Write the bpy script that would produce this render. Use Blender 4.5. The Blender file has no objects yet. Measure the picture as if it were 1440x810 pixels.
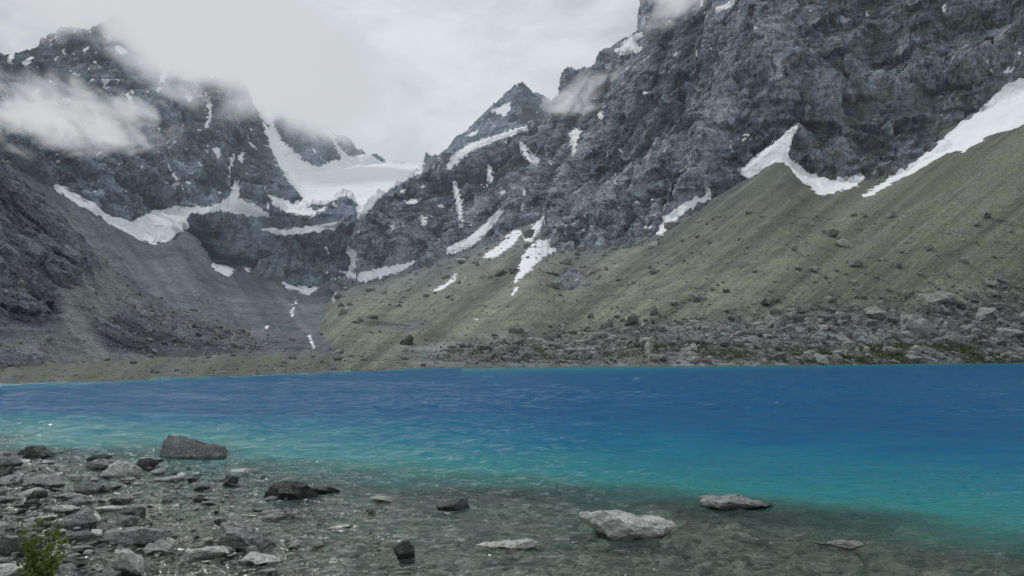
import bpy, math, numpy as np, time
T0=time.time()
rng=np.random.default_rng(7)
F=1088.0; H=3.0; VH=500.0
TH=math.atan((VH-405)/F); CT,ST=math.cos(TH),math.sin(TH)
scene=bpy.context.scene
# ---------------------------------------------------------------- geometry helpers
def P(u,v,D):
    u=np.asarray(u,float);v=np.asarray(v,float);D=np.asarray(D,float)
    x=(u-720)/F; y=(405-v)/F
    Y=CT-y*ST; Z=ST+y*CT
    k=D/Y
    return np.stack([x*k,D+0*u,H+Z*k],-1)
def groundD(v):
    y=(405-np.asarray(v,float))/F
    return (CT-y*ST)*H/-(ST+y*CT)
def proj(p):
    y=p[...,1];z=p[...,2]-H
    fw=np.maximum(y*CT+z*ST,1e-3);up=-y*ST+z*CT
    return 720+F*p[...,0]/fw, 405-F*up/fw
perm=rng.permutation(256); perm=np.concatenate([perm,perm,perm]).astype(np.int32)
g3=rng.normal(size=(256,3)); g3/=np.linalg.norm(g3,axis=1)[:,None]; g3=g3.astype(np.float32)
def noise(p):
    p=np.asarray(p,np.float32); sh=p.shape[:-1]; p=p.reshape(-1,3)
    i=np.floor(p).astype(np.int32); f=p-i; i&=255
    w=f*f*f*(f*(f*6-15)+10)
    out=0
    for dx in (0,1):
        wx=w[:,0] if dx else 1-w[:,0]
        for dy in (0,1):
            wy=w[:,1] if dy else 1-w[:,1]
            for dz in (0,1):
                wz=w[:,2] if dz else 1-w[:,2]
                h=perm[perm[perm[i[:,0]+dx]+i[:,1]+dy]+i[:,2]+dz]&255
                g=g3[h]
                d=g[:,0]*(f[:,0]-dx)+g[:,1]*(f[:,1]-dy)+g[:,2]*(f[:,2]-dz)
                out=out+wx*wy*wz*d
    return (out*1.5).reshape(sh)
jit=rng.uniform(-.42,.42,(256,3)).astype(np.float32); lvl=rng.uniform(-.5,.5,256).astype(np.float32)
def facet(p,lam,sc=(1,1,1),tilt=1.0,rot=(0.5,0.35)):
    p=np.asarray(p,np.float32); sh=p.shape[:-1]; q=p.reshape(-1,3)/lam
    a,b=rot; ca,sa=math.cos(a),math.sin(a); cb,sb=math.cos(b),math.sin(b)
    x=q[:,0]*ca-q[:,2]*sa; z=q[:,0]*sa+q[:,2]*ca; y=q[:,1]*cb-z*sb; z2=q[:,1]*sb+z*cb
    q=np.stack([x*sc[0],y*sc[1],z2*sc[2]],-1).astype(np.float32)
    i=np.floor(q-.5).astype(np.int32); best=np.full(len(q),9.,np.float32); val=np.zeros(len(q),np.float32)
    for dx in (0,1):
        for dy in (0,1):
            for dz in (0,1):
                c=i+np.array([dx,dy,dz],np.int32)
                h=perm[perm[perm[c[:,0]&255]+(c[:,1]&255)]+(c[:,2]&255)]&255
                r=q-(c+.5+jit[h]); d=(r*r).sum(1)
                vv=(g3[(h*7+3)&255]*r).sum(1)*tilt+lvl[h]
                m=d<best; best[m]=d[m]; val[m]=vv[m]
    return val.reshape(sh)
def ridged(p,lam,octs,gain=0.5,zs=0.5,off=0.):
    q=p.copy()+off; q=q/lam
    q[...,2]*=zs
    w=noise(q*0.7+13.1); q=q+0.35*w[...,None]
    tot=0;a=1;wt=1
    for o in range(octs):
        n=1-np.abs(noise(q)*2.2)
        tot=tot+a*n*wt; wt=np.clip(n*1.4,0.3,1)
        a*=gain; q=q*2.07+5.3
        q[...,2]*=1.12
    return tot-tot.mean()
def fbm(p,lam,octs,gain=0.5):
    q=p/lam;t=0;a=1
    for o in range(octs):
        t=t+a*noise(q);a*=gain;q=q*2.03+3.7
    return t
def make_mesh(name,V,Fc,attrs={},mat=None,smooth=True,nv=4):
    me=bpy.data.meshes.new(name)
    V=np.ascontiguousarray(V.reshape(-1,3),np.float32); Fc=np.ascontiguousarray(Fc.reshape(-1,nv),np.int32)
    me.vertices.add(len(V)); me.vertices.foreach_set('co',V.ravel())
    me.loops.add(Fc.size); me.loops.foreach_set('vertex_index',Fc.ravel())
    me.polygons.add(len(Fc)); me.polygons.foreach_set('loop_start',np.arange(0,Fc.size,nv,dtype=np.int32))
    me.polygons.foreach_set('use_smooth',np.full(len(Fc),smooth))
    for k,a in attrs.items():
        at=me.attributes.new(k,'FLOAT','POINT'); at.data.foreach_set('value',np.ascontiguousarray(a.ravel(),np.float32))
    me.update(calc_edges=True); me.validate()
    ob=bpy.data.objects.new(name,me); scene.collection.objects.link(ob)
    if mat: me.materials.append(mat)
    return ob
def grid_faces(r,c):
    i=np.arange(r*c).reshape(r,c)
    return np.stack([i[:-1,:-1],i[:-1,1:],i[1:,1:],i[1:,:-1]],-1).reshape(-1,4)
# ---------------------------------------------------------------- shader helpers
class NT:
    def __init__(s,nt): s.nt=nt; s.l=nt.links
    def n(s,t,**k):
        x=s.nt.nodes.new(t)
        for a,b in k.items(): setattr(x,a,b)
        return x
    def set(s,sock,v):
        if hasattr(v,'is_output'): s.l.new(v,sock)
        else:
            if isinstance(v,tuple) and len(v)==3 and sock.type=='RGBA': v=(*v,1)
            sock.default_value=v
    def mix(s,f,a,b,bt='MIX'):
        m=s.n('ShaderNodeMix',data_type='RGBA',blend_type=bt)
        s.set(m.inputs[0],f);s.set(m.inputs[6],a);s.set(m.inputs[7],b); return m.outputs[2]
    def m(s,op,a,b=0.0,c=0.0,clamp=False):
        m=s.n('ShaderNodeMath',operation=op,use_clamp=clamp)
        s.set(m.inputs[0],a);s.set(m.inputs[1],b);s.set(m.inputs[2],c); return m.outputs[0]
    def attr(s,name): return s.n('ShaderNodeAttribute',attribute_name=name).outputs['Fac']
    def noise(s,vec,scale,detail=6,rough=0.55,dist=0.0):
        x=s.n('ShaderNodeTexNoise'); s.set(x.inputs['Vector'],vec)
        x.inputs['Scale'].default_value=scale;x.inputs['Detail'].default_value=detail
        x.inputs['Roughness'].default_value=rough;x.inputs['Distortion'].default_value=dist
        return x.outputs['Fac']
    def mr(s,v,a,b,c=0.0,d=1.0,smooth=False):
        x=s.n('ShaderNodeMapRange',interpolation_type='SMOOTHSTEP' if smooth else 'LINEAR')
        s.set(x.inputs[0],v)
        for i,q in enumerate((a,b,c,d)): s.set(x.inputs[i+1],q)
        return x.outputs[0]
    def mapping(s,vec,sc=(1,1,1),rot=(0,0,0),loc=(0,0,0)):
        x=s.n('ShaderNodeMapping'); s.set(x.inputs[0],vec)
        x.inputs['Scale'].default_value=sc;x.inputs['Rotation'].default_value=rot;x.inputs['Location'].default_value=loc
        return x.outputs[0]
def newmat(name):
    m=bpy.data.materials.new(name); m.use_nodes=True; m.node_tree.nodes.clear()
    t=NT(m.node_tree); out=t.n('ShaderNodeOutputMaterial'); return m,t,out
def mat_terrain(name,S,rd,rl,sa,sb,fa,fb_,yr=(350,900),veg=(0.085,0.095,0.05)):
    m,t,out=newmat(name)
    co=t.n('ShaderNodeTexCoord').outputs['Object']
    snow=t.attr('snow');rock=t.attr('rock');streak=t.attr('streak');vg=t.attr('veg');cav_shade=t.attr('cav_shade')
    sx=t.n('ShaderNodeSeparateXYZ'); t.l.new(co,sx.inputs[0]); yy=t.mr(sx.outputs[1],yr[0],yr[1])
    cs=t.mapping(co,(1,1,0.5),(0.25,0.3,0))
    n1=t.noise(cs,1/(S*22),5,0.62)
    n2=t.noise(cs,1/(S*2.2),4,0.72)
    st=t.mapping(co,(0.25,0.25,1.6),(0.5,-0.45,0.2))
    n3=t.noise(st,1/(S*5),4,0.72)
    cr=t.m('ABSOLUTE',t.m('SUBTRACT',t.noise(cs,1/(S*9),4,.65),.5))
    crk=t.mr(cr,0.0,0.03,0.0,1.0)
    f=t.m('ADD',t.m('MULTIPLY',n1,0.4),t.m('ADD',t.m('MULTIPLY',n2,0.3),t.m('MULTIPLY',n3,0.35)))
    f=t.mr(f,0.44,0.65)
    rc=t.mix(f,rd,rl)
    rc=t.mix(1.0,rc,t.mix(crk,(.42,.42,.44),(1.05,1.05,1.05)),'MULTIPLY')
    rc=t.mix(1.0,rc,t.mix(t.mr(cav_shade,-0.7,0.5),(.36,.37,.40),(1.3,1.3,1.3)),'MULTIPLY')  # occlusion-like shade painted into rock colour: hollows darker, ridges lighter
    fine=t.noise(co,1/(S*0.8),4,0.75)
    mid=t.noise(co,1/(S*10),3,0.6)
    sc=t.mix(streak,sa,sb); sc=t.mix(yy,sc,t.mix(streak,fa,fb_))
    sc=t.mix(1.0,sc,t.mix(t.mr(fine,0.3,0.7),(0.4,0.4,0.4),(1.45,1.45,1.45)),'MULTIPLY')
    sc=t.mix(1.0,sc,t.mix(t.mr(mid,0.3,0.7),(0.70,0.71,0.74),(1.22,1.21,1.15)),'MULTIPLY')
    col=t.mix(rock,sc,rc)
    vf=t.m('MULTIPLY',vg,t.mr(mid,0.42,0.58))
    col=t.mix(vf,col,t.mix(fine,veg,(veg[0]*1.9,veg[1]*1.8,veg[2]*1.8)))
    sn=t.m('ADD',snow,t.m('MULTIPLY',t.m('SUBTRACT',fine,0.5),0.6))
    sn=t.mr(sn,0.42,0.55)
    col=t.mix(sn,col,t.mix(mid,(0.76,0.79,0.82),(0.93,0.94,0.95)))
    b=t.n('ShaderNodeBump'); b.inputs['Strength'].default_value=0.9
    hgt=t.m('ADD',n2,t.m('MULTIPLY',fine,0.3)); hgt=t.m('ADD',hgt,t.m('MULTIPLY',n3,0.8)); hgt=t.m('ADD',hgt,t.m('MULTIPLY',crk,0.10))
    hgt=t.m('MULTIPLY',hgt,t.m('SUBTRACT',1.05,sn)); hgt=t.m('MULTIPLY',hgt,t.mr(rock,0,1,0.45,1.0))
    t.set(b.inputs['Height'],hgt); b.inputs['Distance'].default_value=S*2.8
    p=t.n('ShaderNodeBsdfPrincipled'); t.set(p.inputs['Base Color'],col); p.inputs['Roughness'].default_value=0.85
    p.inputs['Specular IOR Level'].default_value=0.25
    t.l.new(b.outputs[0],p.inputs['Normal']); t.l.new(p.outputs[0],out.inputs[0]); return m
# ---------------------------------------------------------------- snow patches
glacier=[(376,190),(398,210),(425,232),(460,236),(500,232),(545,227),(600,228),(592,244),(568,256),(548,268),(530,282),(514,304),(500,308),(500,286),(486,274),(470,282),(455,288),(430,282),(404,254),(388,226)]
snow_polys=[glacier,
[(68,256),(90,262),(120,280),(150,300),(185,312),(215,295),(250,290),(300,290),(325,275),(330,246),(338,262),(335,278),(365,290),(382,306),(350,305),(320,297),(285,300),(262,302),(266,318),(240,338),(215,343),(190,334),(160,317),(120,294),(80,270)],
[(228,80),(236,75),(236,100),(226,130),(220,135),(226,105)],[(78,165),(94,167),(89,215),(84,222),(83,190)],
[(8,72),(22,68),(14,94)],[(28,86),(58,75),(34,94)],[(48,98),(60,93),(56,100)],[(95,180),(80,175),(82,185)],[(115,68),(135,62),(120,74)],[(158,62),(182,70),(176,80),(162,70)],
[(289,138),(300,150),(293,182),(287,177),(293,157)],[(335,222),(345,208),(340,235)],[(196,232),(203,228),(203,246)],
[(300,200),(312,212),(306,230)],[(262,125),(270,140),(262,150)],[(325,215),(331,212),(322,262),(318,268)],
[(366,160),(382,150),(386,175),(398,200),(425,222),(445,235),(480,222),(468,200),(452,178),(466,184),(478,205),(492,222),(520,212),(530,225),(545,229),(545,240),(400,240),(395,225),(380,205),(372,182)],
[(375,272),(410,284),(440,295),(470,290),(440,304),(410,301),(385,290)],[(355,320),(400,322),(440,317),(492,309),(470,323),(430,328),(390,332)],
[(292,366),(310,374),(332,376),(322,390),(300,379)],[(340,378),(352,376),(354,384)],[(383,391),(410,400),(430,406),(457,400),(435,415),(405,406)],
[(483,325),(492,350),(501,350),(503,375),(495,386),(530,378),(560,371),(596,365),(560,383),(510,398),(486,390),(492,372)],
[(512,300),(506,330),(500,345),(505,315)],
[(625,234),(640,215),(660,202),(700,188),(746,174),(740,185),(700,197),(660,215),(632,240)],
[(636,248),(646,265),(652,300),(650,330),(643,300),(638,270)],[(618,352),(650,338),(680,315),(713,287),(706,302),(680,332),(655,352),(635,358)],
[(675,362),(700,345),(723,322),(736,325),(720,347),(693,364)],[(733,338),(753,312),(771,298),(757,327),(745,342)],
[(727,199),(740,204),(745,216),(760,224),(755,236),(735,219)],[(799,186),(817,177),(812,200),(808,228),(803,208)],
[(733,362),(750,340),(775,334),(770,347),(788,350),(765,361),(745,381),(722,402)],[(735,400),(722,405),(710,428)],[(603,411),(630,396),(645,379),(640,396),(615,411)],[(640,398),(670,378),(650,396)],
[(920,333),(935,303),(965,283),(1010,266),(990,281),(960,302),(935,327)],[(905,320),(925,310),(912,322)],
[(1038,246),(1060,222),(1088,200),(1130,167),(1112,198),(1112,222),(1135,242),(1170,253),(1218,243),(1207,262),(1172,271),(1155,276),(1128,255),(1100,226),(1075,236),(1052,252)],
[(1205,279),(1260,243),(1310,210),(1345,178),(1385,146),(1412,120),(1450,104),(1560,30),(1560,110),(1440,176),(1400,187),(1355,213),(1330,217),(1270,250),(1225,275)],
[(1407,100),(1427,90),(1422,105)],[(1001,14),(1035,-3),(1032,8),(1008,20)],[(858,76),(885,52),(908,38),(900,55),(893,60),(908,70),(880,78)],[(875,95),(885,88),(882,100)],
[(945,75),(955,70),(952,80)],[(1005,150),(1020,158),(1010,156)],[(895,125),(925,128),(905,132)],[(1050,35),(1075,38),(1062,42)],
[(663,450),(678,442),(670,452)],[(368,457),(386,460),(374,463)],[(705,150),(722,155),(700,160)],[(660,225),(690,240),(668,232)],[(690,155),(720,140),(712,165)],[(645,195),(675,180),(670,190)],
[(590,262),(600,256),(594,270)],[(612,285),(640,296),(615,292)],[(560,268),(575,262),(566,275)],
[(688,225),(694,250),(690,262),(684,250)],[(560,285),(580,280),(600,284),(578,288)],[(675,255),(690,262),(680,264)],[(455,345),(462,346),(460,362)],[(410,290),(425,280),(455,283),(430,289)],
[(770,215),(776,228),(772,240)],[(840,160),(850,150),(846,172)],[(700,265),(716,270),(704,276)],[(590,300),(602,310),(598,322),(592,312)],[(665,280),(672,296),(668,306)],[(735,262),(742,270),(736,284)],[(548,300),(556,318),(552,330)],
[(474,398),(478,398),(469,428),(465,428)],[(415,418),(419,418),(411,446),(407,446)],[(431,468),(436,468),(445,492),(440,492)],
]
U0,V0,STP=-220,-420,2
MW,MH=950,640
def raster(polys):
    M=np.zeros((MH,MW),np.float32)
    for pl in polys:
        a=np.array(pl,float); a[:,0]=(a[:,0]-U0)/STP; a[:,1]=(a[:,1]-V0)/STP
        x0,y0=np.floor(a.min(0)).astype(int)-1; x1,y1=np.ceil(a.max(0)).astype(int)+2
        x0=max(x0,0);y0=max(y0,0);x1=min(x1,MW);y1=min(y1,MH)
        X0,Y0=np.meshgrid(np.arange(x0,x1),np.arange(y0,y1)); acc=0
        for ox in (-.25,.25):
            for oy in (-.25,.25):
                X=X0+ox;Y=Y0+oy; ins=np.zeros(X.shape,bool)
                for k in range(len(a)):
                    xa,ya=a[k];xb,yb=a[k-1]
                    if ya==yb: continue
                    c=((ya>Y)!=(yb>Y))&(X<(xb-xa)*(Y-ya)/(yb-ya)+xa); ins^=c
                acc=acc+ins
        M[y0:y1,x0:x1]=np.maximum(M[y0:y1,x0:x1],acc/4.)
    return M
def blur(M,n=1):
    for _ in range(n):
        M=(M+np.roll(M,1,0)+np.roll(M,-1,0))/3; M=(M+np.roll(M,1,1)+np.roll(M,-1,1))/3
    return M
def samp(M,u,v):
    x=np.clip((u-U0)/STP,0,MW-1.01);y=np.clip((v-V0)/STP,0,MH-1.01)
    i=x.astype(int);j=y.astype(int);fx=x-i;fy=y-j
    return M[j,i]*(1-fx)*(1-fy)+M[j,i+1]*fx*(1-fy)+M[j+1,i]*(1-fx)*fy+M[j+1,i+1]*fx*fy
SNOW=blur(raster(snow_polys),1)
GLAC=blur(raster([glacier]),4)
I=np.interp
def IS(u,us,vs,w=45):
    s=0;tw=0
    for q in np.linspace(-1,1,13):
        g=math.exp(-q*q*2.5); s=s+g*I(u+q*w,us,vs); tw+=g
    return s/tw
# ---------------------------------------------------------------- terrain layers
def layer(name,u0,u1,du,rows,segs,rockf,lam,amp,octs,mat,vegf=None,scree_amp=0.8,warp=5,streakk=(210,270),fleck=0.0,flat=True,dispf=None,sink=None,big=0.9,fa=0.5):
    us=np.arange(u0,u1+du,du); rp=[]
    for r in rows: rp.append(r(us))
    G=[]
    for k,n in enumerate(segs):
        t=np.linspace(0,1,n,endpoint=(k==len(segs)-1))[:,None,None]
        G.append(rp[k][None]*(1-t)+rp[k+1][None]*t)
    B=np.concatenate(G,0); R,C=B.shape[:2]
    for _ in range(8):
        B[1:-1]=(B[:-2]+2*B[1:-1]+B[2:])/4
    if sink: B[...,2]-=sink(us)[None,:]
    du_=np.gradient(B,axis=1);dv_=np.gradient(B,axis=0)
    N=np.cross(du_,dv_); N/=np.linalg.norm(N,axis=2)[...,None]+1e-9
    N[N[...,2]<0]*=-1
    for _ in range(25):
        N[1:-1]=(N[:-2]+N[1:-1]+N[2:])/3; N[:,1:-1]=(N[:,:-2]+N[:,1:-1]+N[:,2:])/3
    N/=np.linalg.norm(N,axis=2)[...,None]+1e-9
    u,v=proj(B)
    jn=fbm(B,lam*0.35,4)
    rock=rockf(u+jn*14,v+jn*12)
    drock=dispf(u+jn*14,v+jn*12) if dispf else rock
    sn0=samp(SNOW,u,v)
    rg=ridged(B,lam,octs,.47)*.7+ridged(B,lam*2.6,2,.5,.35,100.)*big
    wp=B+ (fbm(B,lam*.3,3)*lam*.12)[...,None]
    fc=facet(wp,lam*.45,(1,1,1.3),1.6)*.6+facet(wp+9,lam*.15,(1,.8,1.8),1.6)*.17+facet(wp+5,lam*.055,(1,.8,1.8),1.6)*.05
    sc=fbm(B,lam*0.25,5,0.55)
    disp=drock*(1-0.7*sn0)*amp*(rg+fc*fa)+(1-drock)*scree_amp*sc
    D=B+N*disp[...,None]
    u,v=proj(D)
    w1=noise(D/(lam*0.07));w2=noise(D/(lam*0.07)+31.7); w3=noise(D/(lam*0.02)+3.)
    sn=samp(SNOW,u+w1*warp+w3*warp*.5,v+w2*warp*.8)
    if fleck>0:
        fl=noise(D*np.array([1.25,1.25,.36])/(lam*0.10)+77)+0.5*noise(D/(lam*0.03)+7)+0.5*noise(D/(lam*.6)+9)
        sn=np.maximum(sn,np.clip((fl-(1.05-fleck*I(u,[950,1150],[1,.5])))*5,0,1)*rock*(v<400))
    a,b=streakk; L=math.hypot(a,b)
    q=(u*a+v*b)/L; s=(-u*b+v*a)/L
    z=np.zeros_like(q)
    st=noise(np.stack([q/26,s/420,z],-1))+0.6*noise(np.stack([q/9,s/200,z+4],-1))+0.5*noise(np.stack([q/3.2,s/70,z+9],-1))
    st=np.clip(0.5+st*0.85,0,1)
    vg=vegf(u,v) if vegf else np.zeros_like(u)
    cav_shade=rg+fc*.7
    ob=make_mesh(name,D,grid_faces(R,C),dict(snow=sn,rock=rock,streak=st,veg=vg,cav_shade=cav_shade),mat,smooth=not flat)
    return ob,D,u,v,N
def row(us,vs,Ds):
    return lambda u:P(u,IS(u,us,vs),IS(u,us,Ds))
def row2(uv,uD,sv=0):
    a=np.array(uv,float);b=np.array(uD,float)
    return lambda u:P(u,IS(u,a[:,0],a[:,1],sv) if sv else I(u,a[:,0],a[:,1]),IS(u,b[:,0],b[:,1],60))
SHU=[-500,0,200,400,560,720,900,1100,1300,1440,1750]; SHV=[552,541,534,526.5,520,517,515.5,514,512,510.8,509]
def Dsh(u): return groundD(IS(u,SHU,SHV,60))
def shore(dD,z):
    def f(u):
        D=Dsh(u)+dD; q=P(u,IS(u,SHU,SHV,60),D); q[:,2]=z; return q
    return f
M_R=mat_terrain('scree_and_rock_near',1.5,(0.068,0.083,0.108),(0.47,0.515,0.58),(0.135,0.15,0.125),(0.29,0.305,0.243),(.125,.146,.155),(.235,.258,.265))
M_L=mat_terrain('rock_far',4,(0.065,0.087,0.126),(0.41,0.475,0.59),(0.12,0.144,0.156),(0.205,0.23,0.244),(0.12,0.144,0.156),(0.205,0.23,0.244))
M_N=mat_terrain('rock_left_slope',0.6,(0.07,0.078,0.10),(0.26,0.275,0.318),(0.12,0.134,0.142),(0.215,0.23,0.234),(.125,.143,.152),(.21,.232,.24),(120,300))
RB=np.array([(400,440),(470,402),(500,396),(560,384),(600,368),(650,348),(700,332),(760,306),(772,342),(790,354),(870,345),(920,332),(1010,268),(1050,250),(1100,222),(1150,262),(1216,252),(1260,245),(1345,182),(1440,118),(1620,0),(1750,-80)],float)
def rockR0(u,v):
    b=I(u,RB[:,0],RB[:,1]); r=np.clip((b-v)/6+.5,0,1)
    oc=np.clip(1-np.hypot((u-800)/38,(v-398)/10),0,1)*2
    return np.clip(np.maximum(r,oc*.5),0,1)
def rockR(u,v):
    oc2=np.clip(1-np.hypot((u-560)/60,(v-455)/9),0,1)
    low=np.clip((v-(470-(u-560)*0.075))/30,0,1)*np.clip((u-540)/60,0,1)*0.6
    return np.clip(np.maximum(rockR0(u,v),np.maximum(oc2,low)),0,1)
def dispR(u,v):
    low=np.clip((v-(470-(u-560)*0.075))/30,0,1)*np.clip((u-540)/60,0,1)*0.06*(v<508)
    return np.maximum(rockR0(u,v),low)
def vegR(u,v):
    low=np.clip((v-485)/12,0,1)*0.7*np.clip((u-700)/300,.3,1)
    up=np.clip((u-950)/250,0,1)*np.clip((430-v)/60,0,1)*0.45
    return np.maximum(low,up)
R_ob,RD,Ru,Rv,RN=layer('mountain_slope',440,1640,1.45,[
 shore(-4,-1.5),shore(0,0.5),
 lambda u:P(u,IS(u,[430,560,700,900,1100,1300,1440,1620],[500,497,487,470,452,436,426,420]),Dsh(u)+IS(u,[430,560,900,1440],[80,100,90,70])),
 lambda u:P(u,IS(u,RB[:,0],RB[:,1],50),IS(u,[400,480,560,640,740,790,870,920,1010,1100,1215,1440,1640],[900,980,1000,960,820,740,660,620,590,565,555,545,530],90)),
 row2([(440,420),(495,396),(509,300),(560,262),(600,240),(640,217),(700,190),(745,178),(772,165),(785,138),(795,118),(800,104),(830,88),(860,74),(885,52),(905,38),(916,0),(960,-60),(1100,-190),(1440,-330),(1700,-380)],
      [(440,1000),(508,1040),(600,1150),(700,1250),(775,1250),(800,1080),(860,1030),(915,920),(1100,800),(1440,740),(1640,720)]),
 row2([(440,500),(600,330),(745,260),(785,230),(860,150),(916,80),(1100,-100),(1640,-300)],[(440,1300),(640,1700),(915,1300),(1640,1000)])],
 [4,40,200,330,20],rockR,75,15,6,M_R,vegR,scree_amp=0.9,warp=5,dispf=dispR,fleck=.34,sink=lambda u:np.clip((490-u)/50,0,1)**2*22)
LB=np.array([(-200,170),(0,225),(70,262),(120,290),(180,322),(215,340),(262,322),(285,342),(300,372),(385,396),(430,408),(480,396),(520,392),(660,380)],float)
def rockL(u,v):
    b=I(u,LB[:,0],LB[:,1]); return np.clip((b-v)/6+.5,0,1)*(1-.92*samp(GLAC,u,v))
layer('mountain_massif',-180,660,1.5,[
 row([-200,700],[505,500],[260,300]), row([-200,700],[478,474],[430,480]),
 row2(LB,[(-200,600),(0,650),(70,760),(215,900),(300,1000),(430,1050),(520,1080),(660,1100)],40),
 row2([(-200,120),(70,235),(215,303),(265,300),(385,303),(430,302),(500,306),(660,300)],[(-200,660),(0,710),(70,820),(215,960),(300,1050),(430,1120),(520,1160),(660,1180)],30),
 row2([(-200,105),(70,222),(215,290),(265,288),(380,284),(430,279),(480,270),(560,262),(660,262)],[(-200,680),(0,730),(70,840),(215,1010),(265,1150),(380,1300),(430,1350),(660,1450)],30),
 row2([(-200,105),(0,70),(20,66),(50,46),(85,32),(130,26),(180,28),(205,38),(225,54),(250,72),(275,88),(300,108),(330,122),(345,134),(375,180),(395,214),(425,240),(445,240),(480,237),(545,229),(590,231),(660,226)],
      [(-200,1150),(0,1200),(345,1550),(425,1500),(445,1900),(545,2200),(660,2300)]),
 row2([(-200,200),(300,200),(425,290),(660,260)],[(-200,1600),(345,1900),(660,2700)])],
 [10,90,90,30,190,14],rockL,170,36,6,M_L,None,scree_amp=3,warp=5,streakk=(270,-200),fleck=0.5,big=.6)
layer('mountain_ridge',310,640,1.5,[
 row([300,650],[300,290],[2350,2500]),
 row2([(300,150),(345,122),(370,122),(385,126),(400,134),(425,150),(445,165),(455,164),(470,178),(490,190),(505,203),(510,202),(530,218),(545,230),(650,260)],[(300,2700),(650,2800)]),
 row([300,650],[260,290],[3100,3100])],[120,12],lambda u,v:np.ones_like(u),200,42,6,M_L,None,fleck=0.5,big=.3)
layer('mountain_peak',560,900,1.4,[
 row([550,900],[290,290],[1900,1900]),
 row2([(550,262),(590,240),(632,207),(645,188),(665,168),(685,151),(705,136),(720,121),(734,108),(746,117),(760,129),(775,139),(800,150),(900,200)],[(550,2300),(900,2300)]),
 row([550,900],[260,270],[2700,2700])],[150,12],lambda u,v:np.ones_like(u),170,17,6,M_L,None,fleck=0.48,big=.3)
NT_=np.array([(-300,60),(-100,150),(0,222),(30,250),(70,285),(110,325),(150,368),(200,408),(260,433),(320,453),(360,478),(372,492),(400,505)],float)
NR=blur(raster([[(-220,100),(0,225),(60,278),(105,322),(135,370),(80,415),(72,470),(-220,470)],[(130,450),(200,425),(370,480),(370,500),(160,505)],[(-220,480),(60,490),(60,530),(-220,530)]]),14)
def nrow0(u):
    q=P(u,IS(u,[-300,0,365,400],[540,531,503,508]),Dsh(u)+I(u,[-300,0,365],[10,20,66])); q[:,2]=-3.0; return q
N_ob,ND,Nu,Nv,NN=layer('rocky_hillside',-200,400,1.4,[
 nrow0,
 lambda u:P(u,IS(u,[-300,0,200,365,400],[500,500,497,497,506]),Dsh(u)+I(u,[-300,0,365],[34,56,96])),
 row2(NT_,[(-300,190),(0,270),(150,330),(400,400)]),
 row2([(-300,150),(0,300),(200,440),(400,520)],[(-300,300),(0,380),(400,480)])],[50,260,12],
 lambda u,v:samp(NR,u,v)*.9,28,2.6,6,M_N,lambda u,v:np.clip((v-505)/15,0,1)*.4,scree_amp=0.6,streakk=(270,-210),dispf=lambda u,v:samp(NR,u,v)*np.clip((515-v)/25,.1,1)*I(u,[120,180],[1,.45]))
V_ob,VD,Vu,Vv,VN=layer('valley_floor',-220,700,2,[
 shore(-4,-1.2),shore(0,0.25),
 lambda u:P(u,IS(u,SHU,SHV,60)-I(u,[0,300,560],[10,12,8]),Dsh(u)*1.28),
 lambda u:P(u,I(u,[-200,400,700],[492,486,490]),Dsh(u)*0+IS(u,[0,560],[260,300])),
 row([-200,700],[470,464],[480,560])],[6,60,80,50],lambda u,v:np.clip((500-v)/10,0,1)*.5,22,1.0,5,M_N,
 lambda u,v:np.clip((v-495)/10,0,1)*.75,scree_amp=0.5)
print('terrain',time.time()-T0)
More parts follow.
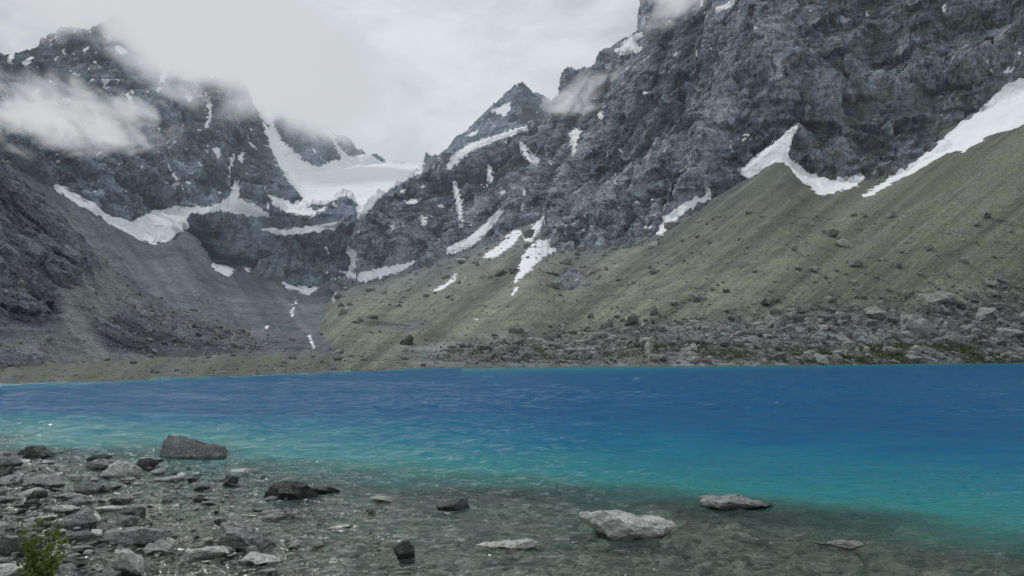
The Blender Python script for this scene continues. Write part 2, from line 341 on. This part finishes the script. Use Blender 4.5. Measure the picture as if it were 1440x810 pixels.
# ---------------------------------------------------------------- rocks
import bmesh
def rock_variant(seed,sub,cuts,flat=0.6,rough=0.05):
    r=np.random.default_rng(seed)
    bm=bmesh.new(); bmesh.ops.create_icosphere(bm,subdivisions=sub,radius=1)
    V=np.array([v.co[:] for v in bm.verts]); Fc=np.array([[v.index for v in f.verts] for f in bm.faces]); bm.free()
    V=V*(1+fbm(V+seed*3.1,1.1,2)*.45)[:,None]
    for k in range(cuts):
        n=r.normal(size=3)*np.array([1,1,1.3]); n/=np.linalg.norm(n); d=r.uniform(0.38,0.78)
        h=V@n-d; V=V-np.outer(np.maximum(h,0),n)
    V=V+V/np.linalg.norm(V,axis=1)[:,None]*(fbm(V+seed,0.45,4,.62)*rough*1.6)[:,None]
    V=V*np.array([1,r.uniform(.6,.9),flat])
    return V,Fc
def mat_stone(name,dark,light,wetz=0.05,scale=3):
    m,t,out=newmat(name)
    co=t.n('ShaderNodeTexCoord').outputs['Object']; geo=t.n('ShaderNodeNewGeometry')
    info=geo.outputs['Random Per Island']
    n=t.noise(co,scale,6,0.72); n2=t.noise(co,scale*9,4,0.75)
    vein=t.m('ABSOLUTE',t.m('SUBTRACT',t.noise(t.mapping(co,(1,.6,2),(.4,.5,0)),scale*1.6,4,.6),.5))
    f=t.mr(t.m('ADD',t.m('MULTIPLY',n,0.55),t.m('MULTIPLY',n2,0.45)),0.36,0.64)
    c=t.mix(f,dark,light)
    c=t.mix(1.0,c,t.mix(t.mr(vein,0,.03),(.5,.5,.5),(1,1,1)),'MULTIPLY')
    c=t.mix(1.0,c,t.mix(info,(0.5,0.51,0.51),(1.36,1.37,1.34)),'MULTIPLY')
    sx=t.n('ShaderNodeSeparateXYZ'); t.l.new(geo.outputs['Position'],sx.inputs[0])
    rough=0.8
    if wetz is not None:
        w=t.mr(t.m('ADD',sx.outputs[2],t.m('MULTIPLY',n,0.06)),wetz+0.0,wetz+0.06)
        c=t.mix(w,t.mix(1.0,c,(0.38,0.4,0.38),'MULTIPLY'),c); rough=t.mr(w,0,1,0.35,0.8)
    p=t.n('ShaderNodeBsdfPrincipled'); t.set(p.inputs['Base Color'],c); t.set(p.inputs['Roughness'],rough)
    b=t.n('ShaderNodeBump'); t.set(b.inputs['Height'],t.m('ADD',n,t.m('MULTIPLY',n2,.35))); b.inputs['Distance'].default_value=0.5/scale; b.inputs['Strength'].default_value=0.9
    t.l.new(b.outputs[0],p.inputs['Normal']); t.l.new(p.outputs[0],out.inputs[0]); return m
M_st=mat_stone('stone_grey',(0.09,0.093,0.095),(0.46,0.47,0.46),.03)
M_pale=mat_stone('stone_pale',(0.26,0.265,0.26),(0.72,0.73,0.71),0.0)
M_dark=mat_stone('stone_dark',(0.03,0.032,0.032),(0.15,0.153,0.148))
M_sc=mat_stone('scree_boulder',(0.08,0.082,0.08),(0.42,0.425,0.41),None,0.5)
M_bed=mat_stone('lakebed_stone',(0.10,0.105,0.088),(0.46,0.465,0.395),None,3)
def scatter(name,pos,size,mat,sub=1,nvar=8,flat=(0.45,0.8),seed=1,sink=0.2,smooth=False,cuts=7,rough=0.05):
    r=np.random.default_rng(seed); Vs=[];Fs=[];off=0
    var=[rock_variant(seed*50+k,sub,cuts,1.0,rough) for k in range(nvar)]
    for p,s in zip(pos,size):
        V,Fc=var[r.integers(nvar)]
        a=r.uniform(0,6.283);c,sn=math.cos(a),math.sin(a); fl=r.uniform(*flat)
        W=V*np.array([s*.62,s*.62*r.uniform(.6,1),s*.62*fl]); tl=r.normal()*.2
        W=np.stack([W[:,0],W[:,1]*math.cos(tl)-W[:,2]*math.sin(tl),W[:,1]*math.sin(tl)+W[:,2]*math.cos(tl)],-1)
        W=np.stack([W[:,0]*c-W[:,1]*sn,W[:,0]*sn+W[:,1]*c,W[:,2]],-1)+p+np.array([0,0,s*fl*.5*(0.5-sink)])
        Vs.append(W);Fs.append(Fc+off);off+=len(V)
    return make_mesh(name,np.concatenate(Vs),np.concatenate(Fs),{},mat,smooth,3)
def pick(D,u,v,w,n,seed):
    r=np.random.default_rng(seed); w=np.where((u>-60)&(u<1500)&(v>-20),w,0).ravel(); w=w/w.sum()
    idx=r.choice(w.size,n,p=w); return D.reshape(-1,3)[idx]
lowR=np.clip((Rv-(430-(Ru-900)*0.10))/60,0,1)**1.5*np.clip((Ru-560)/200,0.1,1)*(Rv<511)
wR=(lowR+0.03*(Rv>300)*(1-rockR0(Ru,Rv)))
ps=pick(RD,Ru,Rv,wR,16000,3); r=np.random.default_rng(5)
sz=ps[:,1]/F*(1.8+np.minimum(r.pareto(2.1,len(ps))*2.7,26))
scatter('scree_boulders',ps,sz,M_sc,1,10,(0.5,0.9),2)
wN=(0.25+samp(NR,Nu,Nv))*(Nv>380)*(Nv<530)+0.1
ps=pick(ND,Nu,Nv,wN,3000,8); sz=ps[:,1]/F*(1.5+np.minimum(r.pareto(2.4,len(ps))*2.0,12))
scatter('hillside_boulders',ps,sz,M_sc,1,8,(0.5,0.9),3)
ps=pick(VD,Vu,Vv,(Vv<532)*1.0,3500,9); sz=ps[:,1]/F*(1.4+np.minimum(r.pareto(2.2,len(ps))*1.6,10))
scatter('moraine_boulders',ps,sz,M_sc,1,8,(0.5,0.9),4)
def on(D,u,v,uu,vv):
    k=np.argmin((u-uu)**2+(v-vv)**2); return D.reshape(-1,3)[k]
for k,(uu,vv,w,h) in enumerate([(1325,424,60,22),(1287,470,44,34),(1420,475,40,16),(1180,478,36,14),(1060,482,30,10),(1385,445,34,14),(880,478,26,10),(1230,448,26,12),(1405,395,24,12)]):
    p=on(RD,Ru,Rv,uu,vv); s=w/F*p[1]; V,Fc=rock_variant(900+k,3,11,1.0,0.05)
    V=V/np.ptp(V,axis=0)
    W=V*np.array([s,s*.8,h/F*p[1]*1.3])+p+np.array([0,0,h/F*p[1]*.25])
    make_mesh('boulder',W,Fc,{},M_sc,False,3)
# ---------------------------------------------------------------- lake
N2=np.array([.463,.885]);P0=np.array([-1.9,17.2])
def lake_s(x,y):
    p=np.stack([x,y,0*x],-1)
    return (x-P0[0])*N2[0]+(y-P0[1])*N2[1]+fbm(p,7,3)*2.2
def depth_near(x,y):
    return I(lake_s(x,y),[-20,-13,-9,-6,-2,0,2,4,8,14,30],[-0.15,0.04,0.13,0.2,0.32,0.45,0.95,1.8,3.8,6.6,12])
def bed_depth(x,y):
    return I(lake_s(x,y),[-20,-13,-9,-6,-2,0,30],[-0.15,0.04,0.13,0.2,0.32,0.45,2.2])
xs=np.arange(-46,40,.14);ys=np.arange(-6,60,.14);X,Y=np.meshgrid(xs,ys)
p=np.stack([X,Y,0*X],-1)
Z=-bed_depth(X,Y)+fbm(p,0.55,4,.6)*0.05+fbm(p,2.5,2)*.06
bank=np.clip((9.6-Y)*0.26,-1,1.45)
Z=np.where(Y<9.6,np.maximum(Z,np.minimum(bank-0.25,1.3)),Z)
def mat_bed():
    m,t,out=newmat('lakebed_gravel'); co=t.n('ShaderNodeTexCoord').outputs['Object']
    vo=t.n('ShaderNodeTexVoronoi'); t.l.new(co,vo.inputs['Vector']); vo.inputs['Scale'].default_value=7
    n=t.noise(co,1.2,6,.6); n2=t.noise(co,14,5,.7)
    sx=t.n('ShaderNodeSeparateXYZ'); t.l.new(vo.outputs['Color'],sx.inputs[0])
    c=t.mix(t.m('ADD',t.m('MULTIPLY',sx.outputs[0],.6),t.m('MULTIPLY',n,.4)),(0.07,0.074,0.056),(0.30,0.305,0.245))
    c=t.mix(1.0,c,t.mix(t.mr(vo.outputs['Distance'],0.2,.75),(1.15,1.15,1.1),(0.5,0.5,0.48)),'MULTIPLY')
    b=t.n('ShaderNodeBump'); t.set(b.inputs['Height'],t.m('SUBTRACT',n2,vo.outputs['Distance'])); b.inputs['Distance'].default_value=.05
    q=t.n('ShaderNodeBsdfPrincipled'); t.set(q.inputs['Base Color'],c); q.inputs['Roughness'].default_value=.8
    t.l.new(b.outputs[0],q.inputs['Normal']); t.l.new(q.outputs[0],out.inputs[0]); return m
make_mesh('lakebed',np.stack([X,Y,Z],-1),grid_faces(*X.shape),{},mat_bed())
r=np.random.default_rng(21); n=10000
ud=r.uniform(-60,1500,n);vd=r.uniform(600,830,n); D=groundD(vd); x=(ud-720)/F*D;y=D
s=(x-P0[0])*N2[0]+(y-P0[1])*N2[1]; keep=(s<9.0); x,y=x[keep],y[keep]; dn=bed_depth(x,y)
sz=0.08+np.minimum(r.pareto(2.3,len(x))*.14,.9)
sz=np.minimum(sz,np.maximum(dn*1.5,0.06)+0.03)
scatter('lakebed_stones',np.stack([x,y,-dn],-1),sz,M_bed,2,10,(.3,.55),6,.3)
n=1700; ud=r.beta(1.0,2.5,n)*620-40; vd=632+r.uniform(0,1,n)**0.85*190
kk=(vd>632+np.maximum(ud-150,0)*0.14); ud,vd=ud[kk],vd[kk]
D=groundD(vd); pw=(ud-720)/F*D
sz=D/F*(4+np.minimum(r.pareto(1.9,len(D))*5.5,36))
h=np.random.default_rng(3).uniform(size=len(D))
pos=np.stack([pw,D,-0.02+0*D],-1)
scatter('shore_stones',pos[h<.40],sz[h<.40],M_st,3,10,(.22,.5),11,.35,False,12)
scatter('pale_shore_stones',pos[(h>=.40)&(h<.80)],sz[(h>=.40)&(h<.80)],M_pale,3,8,(.16,.34),12,.3,False,12)
scatter('wet_shore_stones',pos[h>=.80],sz[h>=.80],M_dark,3,8,(.22,.5),13,.35,False,12)
BL=[(280,642,86,32,0,M_st),(414,694,72,26,1,M_dark),(460,690,40,9,1,M_dark),(872,746,118,38,2,M_pale),(1018,708,92,14,3,M_st),(725,769,76,10,4,M_pale),(573,780,28,24,5,M_dark),(348,765,78,30,6,M_st),(216,762,70,19,7,M_st),(195,800,46,28,8,M_pale),(130,737,50,22,9,M_st),(178,667,52,20,10,M_pale),(105,717,40,9,11,M_pale),(14,670,42,18,12,M_dark),(66,640,40,14,13,M_dark),(152,657,42,11,14,M_st),(300,780,56,13,15,M_pale),(366,789,62,11,16,M_pale),(640,714,46,12,17,M_dark),(135,690,46,16,18,M_st),(330,680,20,11,19,M_dark),(30,774,70,22,20,M_dark),(70,682,50,14,21,M_st),(30,808,70,18,22,M_pale),(214,656,30,12,23,M_dark),(1175,768,60,6,24,M_st)]
for (uu,vv,w,hh,sd,mt) in BL:
    D=float(groundD(vv)); s=w/F*D; V,Fc=rock_variant(300+sd*7,5,16,1.0,0.05)
    V=V/np.ptp(V,axis=0)
    a=[0.1,-.1,.25,-.2,.15][sd%5]; c,sn=math.cos(a),math.sin(a)
    dp=s*0.62; hz=max(hh/F*D*0.95-dp*H/D*0.35,0.06)
    W=V*np.array([s*1.08,dp,hz*1.9]); W=np.stack([W[:,0]*c-W[:,1]*sn,W[:,0]*sn+W[:,1]*c,W[:,2]],-1)
    W=W+np.stack([fbm(W+sd,0.3,5,.6),fbm(W+sd+7,0.3,5,.6),fbm(W+sd+3,0.3,5,.6)*.7],-1)*min(.05,s*.05)
    W+=np.array([(uu-720)/F*D,D,0.03]); make_mesh('boulder',W,Fc,{},mt,False,3)
# water
def mat_water():
    m,t,out=newmat('lake_water'); co=t.n('ShaderNodeTexCoord').outputs['Object']
    dep=t.attr('depth')
    nd=t.noise(t.mapping(co,(0.25,.5,1)),1.0,4,.6)
    dd=t.m('MULTIPLY',dep,t.mr(nd,.3,.7,.75,1.25))
    cr=t.n('ShaderNodeValToRGB'); t.l.new(t.m('MULTIPLY',dd,0.1),cr.inputs[0])
    e=cr.color_ramp.elements; e[0].position=0.0;e[0].color=(0.07,0.16,0.13,1);e[1].position=1;e[1].color=(0.004,0.090,0.215,1)
    for pz,c in ((.06,(0.05,0.19,0.16,1)),(.12,(0.03,0.20,0.19,1)),(.22,(0.012,0.195,0.22,1)),(.40,(0.007,0.155,0.24,1)),(.68,(0.005,0.115,0.235,1))):
        k=e.new(pz);k.color=c
    op=t.mr(dd,0.12,1.7,0.0,1.0)
    w1=t.noise(t.mapping(co,(0.7,1.9,1),(0,0,.15)),4.5,3,.6,.6)
    w2=t.noise(t.mapping(co,(0.6,1.6,1),(0,0,-.25)),.5,5,.6,.3)
    hgt=t.m('ADD',t.m('MULTIPLY',w1,.4),t.m('MULTIPLY',w2,1.6))
    b=t.n('ShaderNodeBump'); t.set(b.inputs['Height'],hgt); b.inputs['Distance'].default_value=.25; b.inputs['Strength'].default_value=1.0
    df=t.n('ShaderNodeBsdfDiffuse'); t.l.new(cr.outputs[0],df.inputs[0])
    tr=t.n('ShaderNodeBsdfTransparent'); tr.inputs[0].default_value=(0.92,0.96,0.93,1)
    mx=t.n('ShaderNodeMixShader'); t.l.new(op,mx.inputs[0]); t.l.new(tr.outputs[0],mx.inputs[1]); t.l.new(df.outputs[0],mx.inputs[2])
    gl=t.n('ShaderNodeBsdfGlossy'); gl.inputs['Roughness'].default_value=.10; t.l.new(b.outputs[0],gl.inputs['Normal'])
    fr=t.n('ShaderNodeFresnel'); fr.inputs[0].default_value=1.33; t.l.new(b.outputs[0],fr.inputs['Normal'])
    ff=t.m('MINIMUM',t.m('MULTIPLY',fr.outputs[0],t.mr(dep,.5,5,1.5,.75)),.6)
    m2=t.n('ShaderNodeMixShader'); t.l.new(ff,m2.inputs[0]); t.l.new(mx.outputs[0],m2.inputs[1]); t.l.new(gl.outputs[0],m2.inputs[2])
    t.l.new(m2.outputs[0],out.inputs[0]); return m
Dg=np.concatenate([np.linspace(2,9,8)[:-1],np.geomspace(9,90,680)[:-1],np.geomspace(90,470,160)]); ug=np.concatenate([np.linspace(-500,-60,20)[:-1],np.linspace(-60,1500,800),np.linspace(1500,2000,20)[1:]])
UU,DD=np.meshgrid(ug,Dg); X=(UU-720)/F*np.maximum(DD,8)
dn=depth_near(X,DD); df=(Dsh(UU)-DD)
far=np.where(UU>650,0.2+df*0.11,0.2+df*0.6)
dep=np.minimum(dn,np.maximum(far,0.2)); dep=np.where(DD>40,np.minimum(np.maximum(dn,10),np.maximum(far,.2)),dep)
def N3(a,b,c,lam): return noise(np.stack([a,b,c+0*a],-1)/lam)
rdg=lambda n:1-2*np.abs(n)
near=np.clip((30-DD)/12,0,1); vnear=np.clip((20-DD)/6,0,1); fr_=np.clip((DD-14)/25,0,1)
hw=0.030*rdg(N3(X*.4,DD,0,.6))+0.026*N3(X*.4+DD*.2,DD*.95-X*.1,5,.33)+0.03*N3(X*.5-DD*.2,DD,9,1.5)
hw=hw+0.030*rdg(N3(X*.45-DD*.15,DD,1,.3))*near+0.012*N3(X*.6+DD*.2,DD,3,.14)*vnear
hw=hw+fr_*(0.17*rdg(N3(X*.4+DD*.15,DD,7,2.2))+.14*N3(X*.45-DD*.2,DD,8,1.1))
gust=np.clip(1+1.1*fbm(np.stack([X*.4,DD,0*X],-1),16,2),.4,1.7)
hw=hw*I(dep,[0,.1,1.5],[.8,1.,1.0])*gust*1.2*I(X,[1,6],[1,.6])**np.clip((40-DD)/20,0,1)
make_mesh('lake_water',np.stack([X,DD,hw-hw.mean()],-1),grid_faces(*X.shape),dict(depth=dep),mat_water())
m,t,out=newmat('ground_gravel'); co=t.n('ShaderNodeTexCoord').outputs['Object']
q=t.n('ShaderNodeBsdfPrincipled'); t.set(q.inputs['Base Color'],t.mix(t.noise(co,.05,6),(0.1,.1,.09),(.2,.2,.18))); q.inputs['Roughness'].default_value=.9; t.l.new(q.outputs[0],out.inputs[0])
S=9000
make_mesh('ground',np.array([[-S,-S,-14],[S,-S,-14],[S,S,-14],[-S,S,-14]],float),np.array([[0,1,2,3]]),{},m)
# ---------------------------------------------------------------- shrubs
def mat_leaf(name,a,b):
    m,t,out=newmat(name); rnd=t.n('ShaderNodeNewGeometry').outputs['Random Per Island']
    q=t.n('ShaderNodeBsdfPrincipled'); t.set(q.inputs['Base Color'],t.mix(rnd,a,b)); q.inputs['Roughness'].default_value=.5
    tl=t.n('ShaderNodeBsdfTranslucent'); t.set(tl.inputs[0],t.mix(rnd,a,b)); mx=t.n('ShaderNodeMixShader'); mx.inputs[0].default_value=.3
    t.l.new(q.outputs[0],mx.inputs[1]);t.l.new(tl.outputs[0],mx.inputs[2]);t.l.new(mx.outputs[0],out.inputs[0]); return m
def leaves(name,pts,size,mat,seed):
    r=np.random.default_rng(seed); n=len(pts)
    a=r.normal(size=(n,3));a[:,2]=np.abs(a[:,2])*.6+.1;a/=np.linalg.norm(a,axis=1)[:,None]
    b=np.cross(a,r.normal(size=(n,3)));b/=np.linalg.norm(b,axis=1)[:,None]; s=(size*r.uniform(.6,1.3,n))[:,None]
    V=np.stack([pts,pts+a*s*.5+b*s*.32,pts+a*s,pts+a*s*.5-b*s*.32],1)
    return make_mesh(name,V,np.arange(n*4).reshape(-1,4),{},mat,False)
def tube(path,r0,r1,k=5):
    path=np.array(path);n=len(path);V=[];Fc=[]
    for i in range(n):
        rr=r0+(r1-r0)*i/(n-1)
        for j in range(k):
            an=6.283*j/k; V.append(path[i]+np.array([math.cos(an),math.sin(an),0.0])*rr)
    for i in range(n-1):
        for j in range(k): Fc.append([i*k+j,i*k+(j+1)%k,(i+1)*k+(j+1)%k,(i+1)*k+j])
    return np.array(V),np.array(Fc)
r=np.random.default_rng(4)
root=np.array(P(50,850,5.0))
e=bpy.data.objects.new('birch_shrub',None); scene.collection.objects.link(e)
Vs=[];Fs=[];off=0;tips=[]
for k in range(13):
    tgt=np.array(P(r.uniform(36,92),r.uniform(735,790),5.0+r.uniform(-.12,.15)))
    path=[root+(tgt-root)*q+np.array([math.sin(q*3+k)*.015,math.cos(q*2+k)*.02,0]) for q in np.linspace(0,1,9)]
    V,Fc=tube(path,.006,.0015);Vs.append(V);Fs.append(Fc+off);off+=len(V)
    for q in path[3:]:
        for _ in range(3):
            e2=q+r.normal(size=3)*.024; V,Fc=tube([q,(q+e2)/2+r.normal(size=3)*.004,e2],.002,.0008,4);Vs.append(V);Fs.append(Fc+off);off+=len(V)
            for w in np.linspace(.3,1,5): tips.append(q+(e2-q)*w)
mb,t,out=newmat('twig_bark'); q=t.n('ShaderNodeBsdfPrincipled'); t.set(q.inputs['Base Color'],t.mix(t.noise(t.n('ShaderNodeTexCoord').outputs['Object'],60,3),(.04,.03,.02),(.12,.09,.07))); t.l.new(q.outputs[0],out.inputs[0])
o=make_mesh('twigs',np.concatenate(Vs),np.concatenate(Fs),{},mb); o.parent=e
o=leaves('leaves',np.array(tips),.032,mat_leaf('leaf_green',(0.04,.075,.012),(.19,.25,.035)),3); o.parent=e
w=((Rv>484)&(Rv<509)&(Ru>600))*np.clip((Ru-800)/500,.08,1)*np.clip(noise(RD/18)+.1,0,1)
c=pick(RD,Ru,Rv,w,520,31); pts=[]
for q in c:
    s=r.uniform(.5,1.5); k=int(40*s); d=r.normal(size=(k,3))*np.array([1,1,.45])*s; d[:,2]=np.abs(d[:,2]); pts.append(q+d)
leaves('dwarf_willow_shrubs',np.concatenate(pts),.55,mat_leaf('willow_leaf',(0.05,.07,.025),(.11,.13,.05)),5)
# ---------------------------------------------------------------- clouds / mist
def cloud(name,u,v,D,wu,hv,dd,dens,ns=1.6,lo=.36,hi=.74,seed=0.0,rot=0.,col=(0.65,0.672,0.686),edge=.35):
    c=P(u,v,D); bm=bmesh.new(); bmesh.ops.create_icosphere(bm,subdivisions=3,radius=1)
    me=bpy.data.meshes.new(name); bm.to_mesh(me); bm.free(); ob=bpy.data.objects.new(name,me); scene.collection.objects.link(ob)
    ob.location=c; ob.scale=(wu/F*D,dd,hv/F*D); ob.rotation_euler=(0,rot,0)
    m,t,out=newmat('cloud_vapour_glow'); co=t.n('ShaderNodeTexCoord').outputs['Object']
    vl=t.n('ShaderNodeVectorMath',operation='LENGTH'); t.l.new(co,vl.inputs[0])
    k=t.mapping(co,(max(1,.7*wu/hv),1,1),(0,0,0),(seed,seed*.7,seed*.3))
    n=t.noise(k,ns,5,.55,.5)
    f=t.mr(vl.outputs['Value'],0.1,1.0,1.0,0.0)
    thr=t.mr(f,0,1,hi,lo)
    d=t.mr(t.m('SUBTRACT',n,thr),0,.3,0,1,True)
    d=t.m('MULTIPLY',d,t.mr(f,0,edge,0,1,True))
    d=t.m('MULTIPLY',d,dens)
    ab=t.n('ShaderNodeVolumeAbsorption'); ab.inputs[0].default_value=(0,0,0,1); t.l.new(d,ab.inputs[1])
    em=t.n('ShaderNodeEmission'); em.inputs[0].default_value=(*col,1); t.l.new(d,em.inputs[1])  # vapour glows by itself, standing in for sky light scattered inside it
    ad=t.n('ShaderNodeAddShader'); t.l.new(ab.outputs[0],ad.inputs[0]); t.l.new(em.outputs[0],ad.inputs[1])
    t.l.new(ad.outputs[0],out.inputs['Volume']); m.cycles.volume_step_rate=1.5; me.materials.append(m)
cloud('cloud',290,40,1120,235,135,180,.045,1.8,.02,.60,2.1,.38,edge=.6)
cloud('cloud',420,98,1900,185,112,280,.03,1.9,.0,.58,5.3,.5,edge=.6)
cloud('cloud',100,5,960,230,66,130,.04,2.2,.22,.70,7.7,-.05)
cloud('mist_bank',85,162,620,235,82,80,.055,2.4,.24,.68,9.2,.12)
cloud('mist_bank',815,130,850,110,52,80,.03,2.0,.28,.72,3.9,-.6)
cloud('mist_bank',950,-5,700,130,64,70,.035,2.0,.24,.70,6.1,-.5)
bm=bmesh.new(); bmesh.ops.create_cube(bm,size=1); me=bpy.data.meshes.new('haze'); bm.to_mesh(me); bm.free()
ob=bpy.data.objects.new('haze',me); scene.collection.objects.link(ob); ob.location=(0,2800,600); ob.scale=(7000,4900,1300)
m,t,out=newmat('haze_air_glow'); ab=t.n('ShaderNodeVolumeAbsorption'); ab.inputs[0].default_value=(0,0,0,1); k=1/11000; ab.inputs[1].default_value=k
em=t.n('ShaderNodeEmission'); em.inputs[0].default_value=(.44,.50,.57,1); em.inputs[1].default_value=k  # self-glow replaces the daylight that hazy air would scatter
ad=t.n('ShaderNodeAddShader'); t.l.new(ab.outputs[0],ad.inputs[0]); t.l.new(em.outputs[0],ad.inputs[1]); t.l.new(ad.outputs[0],out.inputs['Volume']); me.materials.append(m)
# ---------------------------------------------------------------- sky + sun
W=bpy.data.worlds.new('World'); scene.world=W; W.use_nodes=True; W.node_tree.nodes.clear(); t=NT(W.node_tree)
wo=t.n('ShaderNodeOutputWorld'); bg=t.n('ShaderNodeBackground'); bg2=t.n('ShaderNodeBackground')
sk=t.n('ShaderNodeTexSky',sky_type='NISHITA'); sk.sun_disc=False; el,az=math.radians(52),math.radians(-50); sk.sun_elevation=el; sk.sun_rotation=az
t.l.new(sk.outputs[0],bg.inputs[0]); bg.inputs[1].default_value=.08
co=t.n('ShaderNodeTexCoord').outputs['Generated']
n=t.noise(t.mapping(co,(1,1,1.7)),3.4,7,.55,.4); n2=t.noise(t.mapping(co,(1,1,2),(0,0,0),(3,1,2)),8,6,.58,.5)
f=t.mr(t.m('ADD',t.m('MULTIPLY',n,.5),t.m('MULTIPLY',n2,.5)),.39,.61,0,1,True)
gd=P(540,170,1000)-np.array([0,0,H]); gd/=np.linalg.norm(gd)
dt=t.n('ShaderNodeVectorMath',operation='DOT_PRODUCT'); t.l.new(co,dt.inputs[0]); dt.inputs[1].default_value=tuple(gd)
glow=t.mr(dt.outputs['Value'],.93,1.0,0,1,True)
c=t.mix(f,(.52,.55,.58),(.82,.84,.86)); c=t.mix(t.m('MULTIPLY',glow,.35),c,(.92,.94,.95))
t.l.new(c,bg2.inputs[0]); bg2.inputs[1].default_value=1.0
mx=t.n('ShaderNodeMixShader'); mx.inputs[0].default_value=.93; t.l.new(bg.outputs[0],mx.inputs[1]); t.l.new(bg2.outputs[0],mx.inputs[2]); t.l.new(mx.outputs[0],wo.inputs[0])
L=bpy.data.lights.new('sun','SUN'); L.energy=1.5; L.angle=math.radians(10); L.color=(1,.98,.95)
lo=bpy.data.objects.new('sun',L); scene.collection.objects.link(lo)
from mathutils import Vector
sd=Vector((math.sin(az)*math.cos(el),math.cos(az)*math.cos(el),math.sin(el))); lo.rotation_euler=sd.to_track_quat('Z','Y').to_euler()
cd=bpy.data.cameras.new('camera'); cam=bpy.data.objects.new('camera',cd); scene.collection.objects.link(cam)
cam.location=(0,0,H); cam.rotation_euler=(math.pi/2+TH,0,0); cd.sensor_width=36; cd.lens=F/1440*36; cd.clip_end=20000; cd.clip_start=.1
scene.camera=cam
scene.view_settings.view_transform='Standard'; scene.view_settings.look='None'; scene.view_settings.exposure=0
print('done',time.time()-T0)
